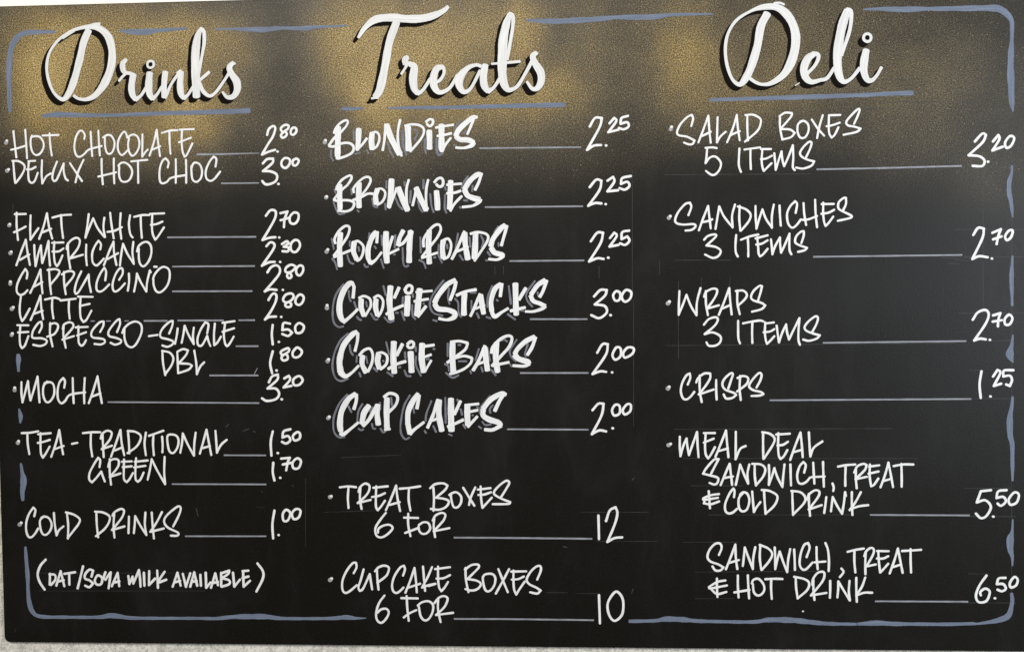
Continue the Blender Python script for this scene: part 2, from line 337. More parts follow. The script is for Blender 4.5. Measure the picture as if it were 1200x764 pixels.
# ---- the three headings
TITLES = {
"Drinks": ("""ad: *8.5 408 135 372 220 342 350 302 500 *8 262 600 *5 215 648 *3.5 150 600 108 500 96 400 *3.2 117 300 180 210 270 145 *4.5 370 112 *7 470 112 *9 550 175 582 280 *9.5 577 400 532 520 *7 460 615 *4.5 390 648 *3.5 330 642 297 620;
 *3 415 100 450 88 492 86; *2.2 215 195 260 165 300 140;
 *4.5 688 352 *6.5 662 385 *6 668 435 *4.5 690 452; *3 634 512 660 480 688 455; *4 685 450 720 456 755 470; *7.5 742 466 *8 728 550 *7.2 735 612 *5.5 758 650 *3.8 798 620 838 560;
 ae: *8 290 388 *8.7 284 480 *7.8 290 545 *5.2 312 582 *3.5 345 548 382 490; *2.9 298 298 275 312 278 342 300 350 320 335 318 308 298 298;
 *7 408 382 398 480 *6.6 400 568; *3.5 408 575 450 475 508 388; *5 500 395 *7 526 382 *7.8 518 470 *7.2 524 540 *5 545 578 *3.5 578 548 615 490;
 *4.5 672 62 *8 648 120 *10 632 250 634 400 *9 640 565; *3.6 668 55 *4.5 695 80 *4.2 698 160 *3.6 685 240 655 400; *3.6 735 382 668 440; *5 652 445 690 525 *3.8 740 560 785 530 *3.5 840 455 885 380 *5 900 320;
 *5 908 316 *6.5 884 350 *7.6 905 400 *8.8 940 455 *8.4 944 515 *6.4 915 563 *4.4 868 568 *3 834 530; *2.6 928 322 905 308""",
 "*4 50 136.3 *6.5 68 134.5 *5 95 135.3 *4 133 135.2 *4.5 170 133.9 *5 200 132.8 *5.5 250 131.5 *6 292 130"),
"Treats": ("""af: *3.5 85 252 *6 130 185 *8.5 200 132 *9 300 120 400 128 500 126 *8 580 108 *6 645 78 *4 680 48;
 *9 338 150 292 280 262 440 *9.5 230 590 *8 200 645; *2.5 172 655 215 648;
 *6 412 382 *7.5 395 398 *6 398 428; *3 370 494 395 455 *4.5 412 425 *5 432 425; *5 425 430 *8.5 455 446 *9.3 448 520 *8.3 455 585 *6 478 622 *4 512 600 562 525;
 *5 640 445 *8 602 462 *8.8 582 525 *7.8 592 585 *5.6 628 615 *4 690 585 742 500; *3.8 615 447 645 445 654 485 630 530 598 552;
 ag: *4 225 515 265 470 310 440; *4 405 434 370 424 *5.5 310 445 *8.2 262 500 *8.8 242 560 *7 260 610 *5 290 625 *3.8 335 590 400 465; *7 438 425 *8.8 424 500 *8.2 430 575 *5.8 458 622 *4 502 590 555 510;
 *5 618 45 *9 592 130 *10.5 570 250 *10.3 563 440 *9.2 572 545 *6.8 602 605 *4.6 642 605 *4 690 565 778 410 *5 805 345; *3.8 615 38 *4.4 642 62 *4 640 160 600 385; *2.4 485 416 *3 590 408 697 398;
 *5 818 335 *6.5 790 358 *7.5 808 410 *8.8 850 480 *8.4 853 548 *6.2 825 597 *4.2 786 600 *3.2 748 548; *2.8 828 340 805 328""",
 "*4 401.5 127.6 *3.6 414 127.8 *2.6 426 127; *1.8 454 127.2 *3.6 480 126.6 *4 520 126.4 *4.4 555 125.6 *5 605 124.3 *5.6 661 123.2"),
"Deli": ("""ah: *9 440 105 392 200 365 350 320 500 *8.5 282 580 *5.5 235 632 *3.6 180 595 140 490 127 370 *3.4 147 255 210 155 320 85 *6.5 420 55 *8 520 62 *9.5 600 130 645 230 *10 650 340 620 460 *8 560 560 *5 470 622 *3.6 400 632 350 615 312 588;
 *2.6 490 28 530 25 566 38;
 *6 795 402 *8.3 742 440 *8.8 712 515 *7.8 726 580 *5.6 770 614 *4.2 835 600 ai: *4 300 562 352 488; ah: *4 775 400 *4.6 815 408 *4.2 820 440 *3.8 792 495 738 552;
 ai: *8 445 78 *10 408 190 382 330 *9.7 374 440 *8.2 386 540 *5.6 420 588 *4 472 565 535 490; *4 440 68 *4.6 472 92 *4 462 220 402 400;
 *8 580 362 *8.6 565 445 *8.2 564 515 *6.2 586 572 *4.6 618 580 *3.6 655 545 690 485; *3.2 590 245 567 255 562 285 588 302 612 288 612 258 590 245; *1.2 72 616 102 597""",
 "*4 832 117.4 *4.5 883 115.8 *5.5 940 114.2 *4.6 1000 112.2 *5 1047 110 *5.5 1069 109.3"),
}
for word, (strokes, under) in TITLES.items():
    S = parse(strokes, 4)
    t_ = Ink(0.0007, .45, jit=.04)
    for st in S: t_.stroke(st)
    head = t_.build("heading", M_TITLE, board, "white brush script heading reading " + word)
    sh = Ink(0.00018, .5, jit=.06)
    for off in ((-1.8, 1.8), (-3.4, 3.4), (-5.1, 4.9)):
        sh.shift = off
        for st in S: sh.stroke([(x, y, min(wd, 9) * .98) for x, y, wd in st])
    sh.build("drop_shadow", M_SHADOW, head)
    un = Ink(0.00014, .6, jit=.06)
    for st in parse(under, 4): un.stroke(st)
    un.build("underline", M_BLUE, head)

# ---- menu lines: (text, pen width, lettering, bullet white/grey, leader lines, price)
LINES = [
("HOT CHOCOLATE", 2.75, """A: 152 135 168 280 185 428; 284 120 296 290 305 436; 125 343 200 325 285 298; 360 183 345 230 348 310 370 375 410 402 455 380 488 320 488 260 455 205 410 190 350 200;
 478 184 560 180 658 177; 556 160 566 300 582 405; 945 222 950 175 920 130 885 140 852 200 835 290 842 370 870 418 910 415 950 385 1000 340 1140 300; 1016 140 1024 280 1034 412; 1103 130 1110 280 1120 405;
 B: 105 205 150 178 195 185 228 240 232 300 210 365 175 390 145 370 128 300 125 200; 375 200 360 155 340 140 310 170 280 230 268 300 280 365 315 402 350 380 378 350;
 395 215 385 280 395 360 430 410 470 385 505 320 510 250 485 190 440 172 400 190 375 207; 546 170 545 300 543 420 570 380 605 340; 625 408 670 270 705 120 720 250 742 412; 650 345 745 303;
 762 155 850 130 938 125; 848 140 850 260 860 388; 960 118 1120 112; 990 118 985 250 995 360 1018 420 1045 395 1105 272; 955 260 1090 208""", "A: 78 240 68 270",
 "C: *2.8 85 330 *2.5 250 328 *2 420 325 *1.6 550 321 *1.2 668 318", "C: 745 148 760 95 800 65 822 85 800 160 750 240 697 332 760 305 820 288; 843 303; 945 60 910 55 875 85 885 115 925 125 925 155 890 175 875 150 900 120 940 90 945 60; 990 80 968 105 970 140 995 145 1020 115 1015 85 990 80"),
("DELUX HOT CHOC", 2.8, """A: 150 470 160 600 172 712; 140 467 210 470 270 510 275 560 240 630 180 712; 395 465 320 470; 325 470 318 580 325 680 355 712 390 690 425 600; 302 562 350 560 400 535;
 472 460 468 600 475 718 520 640 570 608; 640 475 600 580 588 660 605 692 640 670 715 495 715 580 735 660 762 685; 785 492 850 590 920 692; 938 455 880 580 848 705;
 B: 88 445 90 580 102 728; 225 440 225 580 230 718; 52 642 250 595; 275 520 310 488 360 490 415 540 430 600 405 670 360 700 310 690 285 630 285 530; 420 472 600 455; 495 470 497 600 498 712;
 828 540 838 480 805 438 775 460 745 530 735 620 745 700 775 718 820 700 870 655 1030 625; 918 448 920 580 918 712; 1032 455 1035 580 1035 712;
 C: 35 460 60 410 110 420 135 480 125 550 85 588 50 570 38 520 35 440; 262 445 270 375 245 350 205 400 172 480 175 550 210 578 250 560 305 492""", "A: 98 560 78 582", "C: *2 315 601 500 599 *1.6 668 597",
 "C: 705 415 745 375 800 370 795 410 705 487 780 490 835 520 830 575 780 605 730 610 700 580; 852 606; 910 365 880 400 885 440 920 458 955 420 955 375 910 365; 1020 370 985 390 990 430 1020 430 1042 390 1020 370"),
("FLAT WHITE", 2.85, """D: 168 155 290 152; 188 140 188 280 203 442; 158 357 210 335 290 293; 345 170 340 300 343 440 390 370 432 312; 440 430 490 290 528 145 550 290 587 428; 480 357 575 318; 590 193 690 168 798 160; 685 165 692 290 708 420;
 995 155 980 280 958 418; E: 5 415 45 310 90 200; 90 200 140 310 215 410; 222 410 205 300 215 195; 280 140 295 270 320 425; 398 145 390 290 405 430; 250 353 330 340 412 300; 503 168 490 270 505 375 532 415; 548 185 640 165 720 165; 622 175 625 290 635 418;
 725 152 885 145; 752 155 748 270 755 370 785 440 815 405 882 303; 735 275 800 265 865 238""", "D: 112 265 103 285", "H: -181 331 612 326",
 "H: 700 138 740 90 785 95 785 150 740 240 670 355 730 335 785 330; 820 332; 830 115 895 100; 893 103 868 170 862 240; 832 178 905 158; 950 110 915 150 920 200 960 208 990 170 990 120 950 110"),
("AMERICANO", 2.85, """D: 185 725 240 570 290 440 310 580 337 722; 225 665 330 605; 385 500 390 620 400 735 430 600 460 505 468 620 475 700 510 590 545 455 550 600 562 730; 585 475 712 470; 610 465 605 570 615 690 640 735 665 700 702 615; 590 572 660 570 712 538;
 750 545 755 500 800 445 860 418 895 445 885 510 850 570 785 650 930 608; 762 480 768 620 790 760; 968 495 965 620 975 725; E: 170 548 178 490 150 452 110 510 80 590 85 690 125 728 160 705 210 650;
 210 725 270 570 318 462 325 590 350 722; 250 658 370 590; 390 728 405 600 425 485; 425 485 470 590 545 710 530 580 540 465; 580 570 600 510 650 470 700 468 735 510 740 590 710 680 655 738 615 710 600 640 600 540; 772 742 800 743""", "D: 128 573 115 595", "H: -137 592 600 587",
 "H: 705 410 740 375 775 390 765 440 665 585 725 555 780 550; 828 550; 845 390 890 365 905 385 860 415 905 420 900 455 850 455; 960 355 925 390 930 450 970 460 1005 410 995 365 960 355"),
("CAPPUCCINO", 2.85, """F: 300 205 308 140 285 98 240 170 195 270 190 350 225 388 270 375 310 335; 340 365 400 240 455 105 465 240 478 370; 375 300 475 245; 535 110 620 100 668 125 640 185 560 280; 550 100 560 250 575 380; 695 160 740 130 800 122 832 145 810 200 725 300; 718 130 720 260 738 380;
 912 125 860 240 838 340 850 375 885 350 995 160; 995 160 1000 250 1020 355; G: 225 225 235 130 215 85 170 150 130 250 130 330 165 352 210 330 270 270; 380 220 420 150 415 95 385 95 340 160 308 260 315 335 345 350 390 320 445 260;
 490 150 492 240 478 340; 548 350 570 240 580 150; 580 150 620 240 685 350 695 240 725 115 735 135; 760 215 785 150 840 90 890 75 940 110 945 200 915 290 850 355 800 350 770 290 765 215""", "F: 118 240 115 270", "_: 202 341.5 295.5 341.2",
 "bx: 115 205 150 155 200 135 235 160 235 215 180 290 88 395 140 375 205 380; 268 380; 395 150 350 130 300 160 295 200 340 205 380 175 395 150; 330 205 310 240 330 265 355 245 335 210; 430 140 400 180 410 225 440 235 470 190 465 145 430 140"),
("LATTE", 2.85, """F: 235 410 222 530 228 620 250 680 280 640 335 540; 345 668 400 540 455 395 465 540 485 658; 380 600 480 565; 505 440 600 420 640 425 668 435; 588 420 585 540 600 650; 680 450 850 430; 775 440 772 550 783 655;
 875 407 1040 410; 905 415 898 530 905 640 935 690 970 665 1025 565; 905 510 1005 488""", "F: 150 525 132 550", "_: *1.6 106.5 376.2 111 376.2; *1.5 124.6 376.2 129.8 376.2; *1.5 146 376.1 150.8 376; *2.4 168.6 376 196.3 376; *2.4 208.3 375.6 262 375.5; *2.2 279.8 375.3 298.6 375.2",
 "bx: 125 480 155 430 185 415 205 440 195 500 150 590 90 675 130 650 200 645; 252 648; 375 440 350 415 295 430 270 480 300 505 350 485 375 445; 310 505 290 530 310 550 345 545 350 515 325 500; 440 425 400 460 395 510 430 530 465 500 475 450 440 425"),
("ESPRESSO-SINGLE", 2.85, """I: 195 153 320 155; 230 155 222 280 228 370 248 410 280 380 320 275; 205 235 320 228; 440 235 470 170 465 115 430 130 375 210 360 280 385 298 470 300 525 325 510 365 450 385 375 372; 560 145 610 130 650 150 645 200 605 255 530 282; 565 130 562 250 590 390;
 705 195 720 145 780 120 820 140 810 190 700 315 830 275; 715 150 712 270 738 405; 848 178 985 172; 880 165 880 270 885 350 912 382 940 365 965 320; 865 268 965 232;
 J: 72 230 108 160 112 112 70 120 0 190 -28 250 -10 290 60 300 115 312 125 345 80 368 10 362; 262 230 295 140 290 85 260 100 200 170 165 230 175 275 250 295 305 320 300 350 240 370 190 350; 320 240 340 190 400 135 470 112 525 140 540 200 520 280 470 370 420 400 370 370 345 290 345 190;
 618 275 715 262; 845 245 880 160 885 105 850 115 780 180 745 245 755 290 830 310 890 335 880 370 825 395 770 380; 940 190 930 270 910 360; 985 350 1005 250 1018 160; 1018 160 1060 260 1120 365 1110 280 1120 180;
 K: 285 170 295 100 270 85 235 140 210 210 215 260 245 262 285 190; 285 190 295 230 310 268; 345 95 338 180 340 262 365 240 392 195; 405 88 498 75; 425 88 415 180 425 250 440 270 460 250 492 195; 405 158 495 130""", "I: 140 245 130 268", "K: *2.2 508 270 682 270",
 "K: 795 105 788 180 795 255; 843 236; 930 95 880 90 870 145 915 140 945 165 915 190 870 175; 1000 90 970 120 980 165 1020 160 1038 115 1000 90"),
("DBL", 2.85, "J: 768 440 775 570 800 710; 765 440 850 460 890 520 870 600 800 700; 935 450 1000 420 1055 435 1030 490 950 580 1060 585 1100 605 1060 650 950 688; 935 450 940 570 945 690; K: 185 305 200 400 205 488 230 430 262 395", "", "K: *2.2 303 497 682 497; *.8 675 440 650 490",
 "K: 795 310 775 400 790 480; 825 458; 915 285 860 310 865 335 905 335 910 370 875 380 865 350 920 310 915 285; 985 280 950 320 960 355 1000 350 1022 310 985 280"),
("MOCHA", 2.95, "L: 215 150 215 260 225 350 255 240 280 140 290 240 305 330 340 220 375 95 385 220 395 350; 470 145 435 190 432 280 460 345 500 340 540 270 535 180 500 150 445 160; 640 205 648 140 630 110 595 150 575 230 580 320 612 360 650 335 700 275 850 250; 725 110 728 230 735 358; 845 110 838 240 840 360; 885 358 930 230 972 92 990 220 1015 358; 910 295 1000 262",
 "L: 148 205 145 235", "_: *2.1 126.3 471 303.6 472.2", "K: 765 550 790 505 835 490 830 530 755 598 820 600 845 640 820 680 750 695 712 675; 865 682; 885 520 920 500 930 530 880 590 940 578; 985 505 955 530 960 570 1000 570 1028 535 1010 505 985 505"),
("TEA - TRADITIONAL", 2.95, """M: 245 165 340 160 430 145; 308 165 312 280 330 400; 430 178 570 165; 455 165 455 280 460 390 482 438 510 400 558 315; 425 275 490 262 560 240; 575 430 630 270 665 130 685 270 708 400; 610 345 715 308; 808 285 868 273; 930 165 1030 155 1125 155; 1020 155 1018 300 1035 425;
 N: 175 225 190 175 245 138 295 155 290 205 260 260 185 345 300 305; 195 180 200 300 208 432; 290 428 340 290 395 130 410 280 438 412; 330 360 415 325; 480 145 490 270 495 390; 478 140 560 150 620 190 615 250 570 320 475 388; 680 160 665 280 680 412; 715 195 800 165 875 138; 765 185 760 290 770 412;
 862 205 868 300 865 378; 920 200 960 180 1020 195 1045 250 1030 330 985 388 945 370 925 300 920 200; O: 58 205 68 150 73 90; 73 90 105 160 140 222 142 150 150 85; 175 210 195 140 215 68 228 140 243 218; 190 178 235 165; 268 75 273 140 277 205 300 160 335 128""", "M: 210 255 200 280", "O: *2.1 318 220 568 221",
 "O: 610 78 598 140 602 222; 640 207; 715 65 675 78 668 115 700 105 715 130 690 150 665 140; 755 82 730 105 740 132 770 120 772 90 755 82"),
("GREEN", 2.9, "N: 160 545 168 470 145 440 100 510 50 610 45 680 75 715 120 670 180 595; 180 595 195 640 220 705; 258 540 275 480 320 455 370 465 375 520 340 580 275 655 395 615; 275 455 275 600 290 740; 408 485 520 480; 435 460 432 580 435 680 465 712 495 680 535 610; 420 545 520 535; 555 485 700 470; 570 445 562 580 565 680 590 708 620 680 655 605; 548 548 675 530; 700 685 725 570 745 455; 745 455 800 570 895 735 885 600 890 430",
 "", "_: *2.1 201.6 567 311.9 567.3", "O: 613 265 610 320 620 370; 655 354; 660 240 712 235 700 260 690 310; 670 275 720 265; 755 238 728 265 735 298 765 295 778 255 755 238"),
("COLD DRINKS", 2.95, """P: 385 280 398 215 375 185 330 250 298 340 295 440 320 510 355 515 395 475 428 420; 490 285 450 330 455 420 480 480 520 488 565 440 580 370 550 305 500 285 465 300; 605 245 615 370 635 495 660 440 712 395; 750 240 765 380 762 530; 740 238 830 265 895 315 880 370 835 430 760 525;
 Q: 125 235 130 370 145 515; 110 230 200 240 270 280 270 340 220 420 120 505; 305 275 330 235 400 200 435 220 420 280 380 340 300 435 440 395; 325 250 318 390 328 520; 490 285 488 380 485 470; 545 470 555 370 560 280; 560 280 620 390 685 490 668 370 675 240; 745 240 755 380 770 530; 860 235 800 350 730 455 880 418;
 985 395 1040 290 1070 200 1045 170 970 220 900 290 885 350 930 410 1040 465 1030 498 960 498""", "P: 240 355 220 382", "_: *2.1 216.9 628 311.9 628",
 "O: 620 550 608 630 612 715; 645 695; 690 545 670 570 675 610 700 608 715 565 690 545; 750 540 725 565 735 600 765 590 775 550 750 540"),
("( OAT/SOYA MILK AVAILABLE )", 3.3, """R: *2.9 190 82 140 140 115 220 135 295 180 362; 230 215 228 315; 225 220 275 225 280 270 240 318; 290 325 330 190 365 330; 310 285 360 275; 365 215 465 200; 410 210 412 315; 540 145 515 250 490 350; 620 240 635 185 600 175 560 220 560 260 600 275 635 305 600 340 560 325;
 670 235 650 280 670 315 710 310 720 255 690 230 670 235; 750 200 735 250 750 270 795 205; 800 200 790 280 780 350; 810 330 865 205 880 330; 835 295 880 285; 965 235 975 310; 975 310 1005 240 1012 305; 1012 305 1065 180 1075 260 1080 335; 1110 205 1115 325;
 S: 40 190 38 320 95 260; 115 185 122 345; 185 195 120 290; 120 300 200 270; 260 335 305 205 335 325; 280 295 330 280; 355 215 385 335 425 210; 425 335 462 200 490 325; 445 290 485 280; 520 225 525 325; 570 205 575 345 615 295; 620 345 660 210 685 320; 635 300 685 290;
 715 205 715 330; 715 210 790 185 780 215 720 255 790 275 790 310 720 335; 825 205 838 335 890 270; 915 190 970 185; 920 190 925 335 985 280; 915 255 970 240; *2.9 1055 118 1105 190 1105 260 1045 380""", "", "", ""),
("TREAT BOXES 6 FOR", 3.0, """T: 175 150 270 140 355 148; 272 145 265 270 272 380; 385 200 400 150 455 108 505 130 500 190 460 250 375 325 520 290; 405 150 400 280 418 390; 550 155 710 138; 582 140 578 270 580 370 600 405 635 365 680 300; 535 258 610 245 680 215; 690 405 750 270 805 130 820 270 850 415; 735 345 845 315;
 845 165 960 155 1075 138; 948 160 945 290 965 410; U: 135 160 190 115 280 105 330 130 300 180 200 265 300 280 345 310 310 370 230 400 145 390; 172 155 178 280 172 410; 350 235 380 215 430 205 480 250 480 320 445 370 400 370 375 300 365 225; 505 155 570 260 630 355; 640 150 590 260 570 345;
 668 175 810 158; 700 140 705 270 720 378 825 265; 675 235 740 230 815 205; 925 265 990 160 1020 100 990 75 920 120 855 190 855 230 930 275 1030 315 1010 335 835 338;
 T: 690 435 630 510 575 600 580 680 630 710 700 680 765 610 735 570 670 575 610 610 600 655; 893 488 1050 492; 940 445 940 570 965 695; 905 660 1050 605; U: 10 570 60 540 115 550 135 610 100 660 50 670 15 640 5 590; 165 520 195 465 265 435 305 455 290 510 250 560 175 640 350 605; 180 500 175 590 190 705""",
 "T: 80 248 65 265", "_: *2.4 532 629.6 600 630 693.9 631", "X: 365 152 368 275; 405 180 425 125 455 108 465 140 450 200 412 290 450 270 490 266"),
("CUPCAKE BOXES 6 FOR", 3.0, """V: 310 190 340 130 335 80 300 85 240 160 195 260 190 350 215 395 260 385 345 315; 415 150 385 260 360 340 375 375 410 350 480 200; 480 200 490 270 505 360; 535 170 570 130 630 110 680 130 670 190 640 230 560 290; 555 150 560 250 572 362; 830 215 850 150 840 112 800 130 740 220 715 310 725 375 760 398 800 375 835 340;
 855 395 905 270 950 135 965 260 975 390; 890 340 1010 300; 1040 120 1050 240 1062 375; 1135 125 1090 230 1030 340; 1035 340 1090 318 1170 300; W: 20 308 88 288; 85 140 235 120; 115 115 115 230 125 320 148 360 180 325 215 268; 100 235 170 230 235 200;
 390 130 395 250 420 370; 385 145 450 100 515 95 525 120 500 150 410 240 500 255 545 290 510 340 450 355 390 340; 570 215 600 190 660 190 690 230 680 300 640 355 600 360 575 310 565 215; 720 140 760 240 815 370; 828 140 770 250 695 385; 850 165 1000 162; 872 155 872 270 880 350 900 395 930 345 985 265; 855 245 920 240 975 215;
 1110 245 1145 160 1145 115 1110 110 1050 160 1005 240 1030 290 1100 325 1145 355 1110 385 1040 372; V: 635 425 580 500 548 600 555 680 600 712 650 670 680 605 655 565 600 570 560 605; 812 452 985 455; 868 430 875 560 890 690; 838 655 900 610 970 578; 985 530 1030 495 1100 485 1145 525 1140 600 1100 670 1055 685 1015 640 995 540;
 W: 80 480 120 430 170 410 210 430 200 480 170 530 95 600 265 578; 115 440 115 550 140 670""", "V: 78 245 60 268", "_: *2.3 532.2 724.7 600 725 695.7 726.2", "X: 368 570 373 718; 450 555 415 610 420 670 450 705 490 670 495 600 475 560 450 555"),
("SALAD BOXES 5 ITEMS", 2.75, """a: 315 208 335 130 320 90 270 115 200 190 165 270 185 305 270 320 350 360 330 395 290 400 238 382; 390 380 440 250 495 100 505 250 520 382; 425 315 520 268; 592 115 588 250 585 380 620 320 678 268; 692 378 750 240 795 90 805 220 825 358; 735 300 825 262; 905 95 905 230 912 360; 885 92 970 90 1040 130 1045 180 1010 260 880 372;
 b: 215 100 215 220 240 350; 210 105 270 68 340 72 330 110 220 240 320 245 370 280 330 325 240 350; 450 155 405 190 400 270 430 330 480 325 515 260 510 190 470 155 430 160; 550 140 610 230 680 310; 665 95 630 210 605 335; 730 95 850 92; 730 95 728 220 735 290 758 330 790 300 830 222; 708 210 770 198 845 172;
 995 185 1030 110 1055 40 1040 28 980 80 915 160 930 200 1000 215 1065 235 1020 270 885 300; a: 582 440 540 432 465 437; 482 440 476 520 466 598; 466 598 510 540 570 530 625 590 615 660 570 715 525 720 470 680; 822 445 815 580 820 640 838 690; 875 455 1040 432; 938 450 938 560 942 660;
 b: 15 450 120 450; 30 450 22 560 30 640 45 680 75 650 125 600; 15 555 70 550 130 520; 155 495 165 600 170 668; 170 668 200 570 232 475 240 560 258 630; 258 630 300 540 350 410 355 540 350 640 370 672; 490 535 530 450 548 385 520 375 460 430 425 490 445 530 500 560 575 580 545 625 460 655 385 645""", "a: 108 215 100 245",
 "_: *2.2 957 198.7 1040 197 1126.9 194.7", "h: 130 105 165 68 182 75 165 110 100 170 150 175 175 195 165 220 120 220; 192 200; 215 105 240 75 245 95 212 148 260 130; 295 80 272 110 278 135 300 125 315 90 295 80"),
("SANDWICHES 3 ITEMS", 2.85, """c: 285 245 315 160 300 115 250 130 180 210 145 290 160 330 230 345 340 340 360 365 320 400 255 408; 395 405 440 280 492 150 505 260 520 385; 430 320 490 308 535 290; 570 390 590 270 610 155; 610 155 660 260 750 375 745 250 775 135; 825 150 820 280 832 410; 805 155 890 185 940 240 920 310 840 408;
 d: 2 150 4 270 12 388; 12 388 40 290 75 185; 75 185 110 280 175 378 175 250 195 135; 255 145 260 250 268 355; 425 222 440 130 420 100 370 150 335 230 345 330 385 378 430 355 480 292; 508 120 515 230 535 350; 630 85 635 230 650 372; 500 295 560 290 650 255; 700 130 825 128; 715 115 715 240 725 320 740 360 770 330 820 262; 695 232 770 220 830 190;
 925 195 955 130 955 65 930 65 880 110 875 170 910 200 1010 250 1000 275 870 305; c: 450 505 490 465 560 448 575 470 475 565; 475 565 570 580 625 620 600 675 540 695 460 660; 788 455 780 570 785 640 805 680; 838 505 930 470 1020 450; 910 480 915 580 915 680;
 d: 5 490 130 458; 20 480 30 580 35 650 50 680 80 660 130 600; 10 555 70 545 130 510; 165 500 175 590 180 658; 180 658 210 570 260 480; 260 480 262 560 272 640; 272 640 310 560 360 440 358 550 362 620 380 658; 485 540 510 460 510 415 480 420 430 470 420 530 460 560 545 590 520 615 450 632""", "c: 95 255 78 280",
 "_: *2.2 953.1 301 1127.4 298.9", "h: 122 545 145 512 172 515 165 560 118 658 150 645 190 650; 210 656; 212 535 252 518 240 550 232 588; 215 566 255 552; 290 525 272 550 280 570 300 555 308 525 290 525"),
("WRAPS 3 ITEMS", 2.85, """e: 190 145 185 270 182 395; 182 395 225 290 265 185; 265 185 310 300 370 400 375 260 412 115; 450 205 470 155 540 120 585 130 580 180 540 250 480 330 605 295; 468 145 470 280 490 398; 605 395 660 260 715 115 725 250 740 390; 640 330 730 290; 785 145 860 140 900 180 880 230 805 300; 800 140 800 270 825 388;
 f: 165 240 190 160 205 95 180 90 120 140 90 200 110 240 200 270 240 295 200 335 100 362; e: 448 498 500 440 570 420 595 445 560 510 455 598; 455 598 540 580 620 620 620 680 570 718 500 720 475 685; 808 458 808 570 812 650 828 695; 860 485 960 465 1040 455 1075 465; 958 475 955 580 958 690;
 f: 250 485 330 475; 240 475 235 580 245 660 258 700 290 670 335 620; 222 578 290 570 335 545; 360 510 372 600 385 685; 385 685 420 580 460 495; 460 495 470 580 490 655; 490 655 540 550 600 430 590 560 590 660 605 710; 735 575 780 490 795 430 770 410 700 460 655 520 670 560 740 590 815 610 780 645 700 668 640 655""", "e: 85 255 70 280",
 "_: *2.2 964.5 401.7 1132.1 399.7", "n: 175 145 210 95 260 78 285 105 265 170 185 288 225 275 265 280; 293 283; 315 115 365 100 352 140 348 190; 312 158 375 148; 425 110 395 140 400 178 430 175 448 135 425 110"),
("CRISPS", 2.95, "g: 265 175 290 110 285 65 250 85 210 160 195 240 215 310 250 325 290 300 330 250; 350 155 370 110 430 65 490 65 490 110 450 180 375 275 525 225; 385 85 385 230 405 350; 550 130 550 230 555 325; 672 215 700 130 718 75 700 60 640 110 612 170 640 225 730 260 750 280 710 310 650 315 625 275; 765 110 820 90 870 110 855 170 760 245; 790 90 785 220 797 330; 955 205 995 130 1005 75 980 60 920 120 880 190 920 230 1000 250 1025 270 990 285 905 290",
 "g: 78 198 65 220", "_: *2.2 902.2 468.9 1138.1 467.4", "n: 235 500 222 590 230 682; 297 672; 315 535 345 490 365 510 320 600 370 585; 455 492 390 495 385 535 430 530 445 560 430 600 405 590"),
("MEAL DEAL SANDWICH, TREAT & COLD DRINK", 3.0, """i: 150 80 150 160 155 238; 155 238 180 150 205 95 212 160 225 228; 225 228 255 140 290 42 295 150 302 245; 345 50 435 50; 360 50 355 150 360 220 380 255 400 230 435 165; 345 128 425 95; 440 242 490 120 525 30 535 140 545 245; 470 195 540 175; 605 40 605 150 603 262 640 180 685 155;
 j: 98 45 98 150 100 260; 90 42 150 55 190 90 180 140 105 258; 205 62 315 55; 222 50 220 150 225 230 240 260 265 240 295 188; 215 150 260 145 300 120; 318 268 360 150 402 45 412 140 420 245; 345 205 415 185; 470 45 475 140 482 240; 482 240 510 170 580 118;
 i: 405 378 440 310 465 262 430 265 370 330 338 380 400 395 460 415 455 455 430 468 392 455; 482 472 520 380 555 300 565 380 575 470; 510 415 582 402; 605 470 625 380 640 305; 640 305 670 380 705 460 700 380 715 305; j: 30 300 30 390 40 475; 10 300 80 305 115 340 100 400 40 475; 145 310 148 390 145 470; 145 470 170 400 190 335; 190 335 215 410 255 488 262 400 272 305;
 320 305 322 390 325 475; 432 370 445 310 425 285 395 320 375 390 385 450 415 462 450 445 478 412; 505 290 510 380 515 460; 585 285 588 380 592 485; 490 408 598 402; 662 460 672 490 668 520; k: 82 322 150 310 222 305; 145 315 142 400 142 478; 215 370 240 320 290 300 315 310 300 350 225 425 318 405; 228 345 228 420 235 498;
 335 322 418 312; 342 305 340 400 352 482 375 470 410 420; 330 380 412 362; 428 490 465 390 492 290 510 380 530 488; 450 440 520 420; 535 318 610 305 695 305; 598 300 600 390 600 485;
 i: 468 545 400 555 345 578 350 592 460 575; 350 605 345 620 400 628 468 605; 385 522 390 590 395 660; 590 570 595 520 585 500 555 540 520 620 520 680 545 702 580 695 615 665; 665 535 630 580 630 650 655 685 695 670 715 600 700 545 665 530 640 550; 738 525 745 610 752 690 775 650 805 610;
 j: 105 515 110 600 118 705; 88 512 150 520 210 555 210 600 180 650 118 705; 335 520 338 610 342 715; 328 520 400 530 440 570 430 620 342 712; 460 590 470 550 520 515 555 525 545 570 470 670 575 635; 470 545 472 630 480 722; 612 570 605 630 595 698; 650 685 658 620 665 570; 665 570 700 640 740 705 755 620 765 530 772 560;
 k: 195 530 195 620 200 715; 268 530 225 610 178 675; 178 672 250 645 328 635""", "i: 75 138 58 152", "_: *2.2 1019.7 603 1136.2 603.6",
 "o: 195 130 150 135; 150 135 132 185 170 175 195 205 175 245 150 255 128 235; 206 248; 265 130 228 135 220 165 250 160 262 180 240 200 225 190; 300 140 275 170 282 195 310 185 320 150 300 140"),
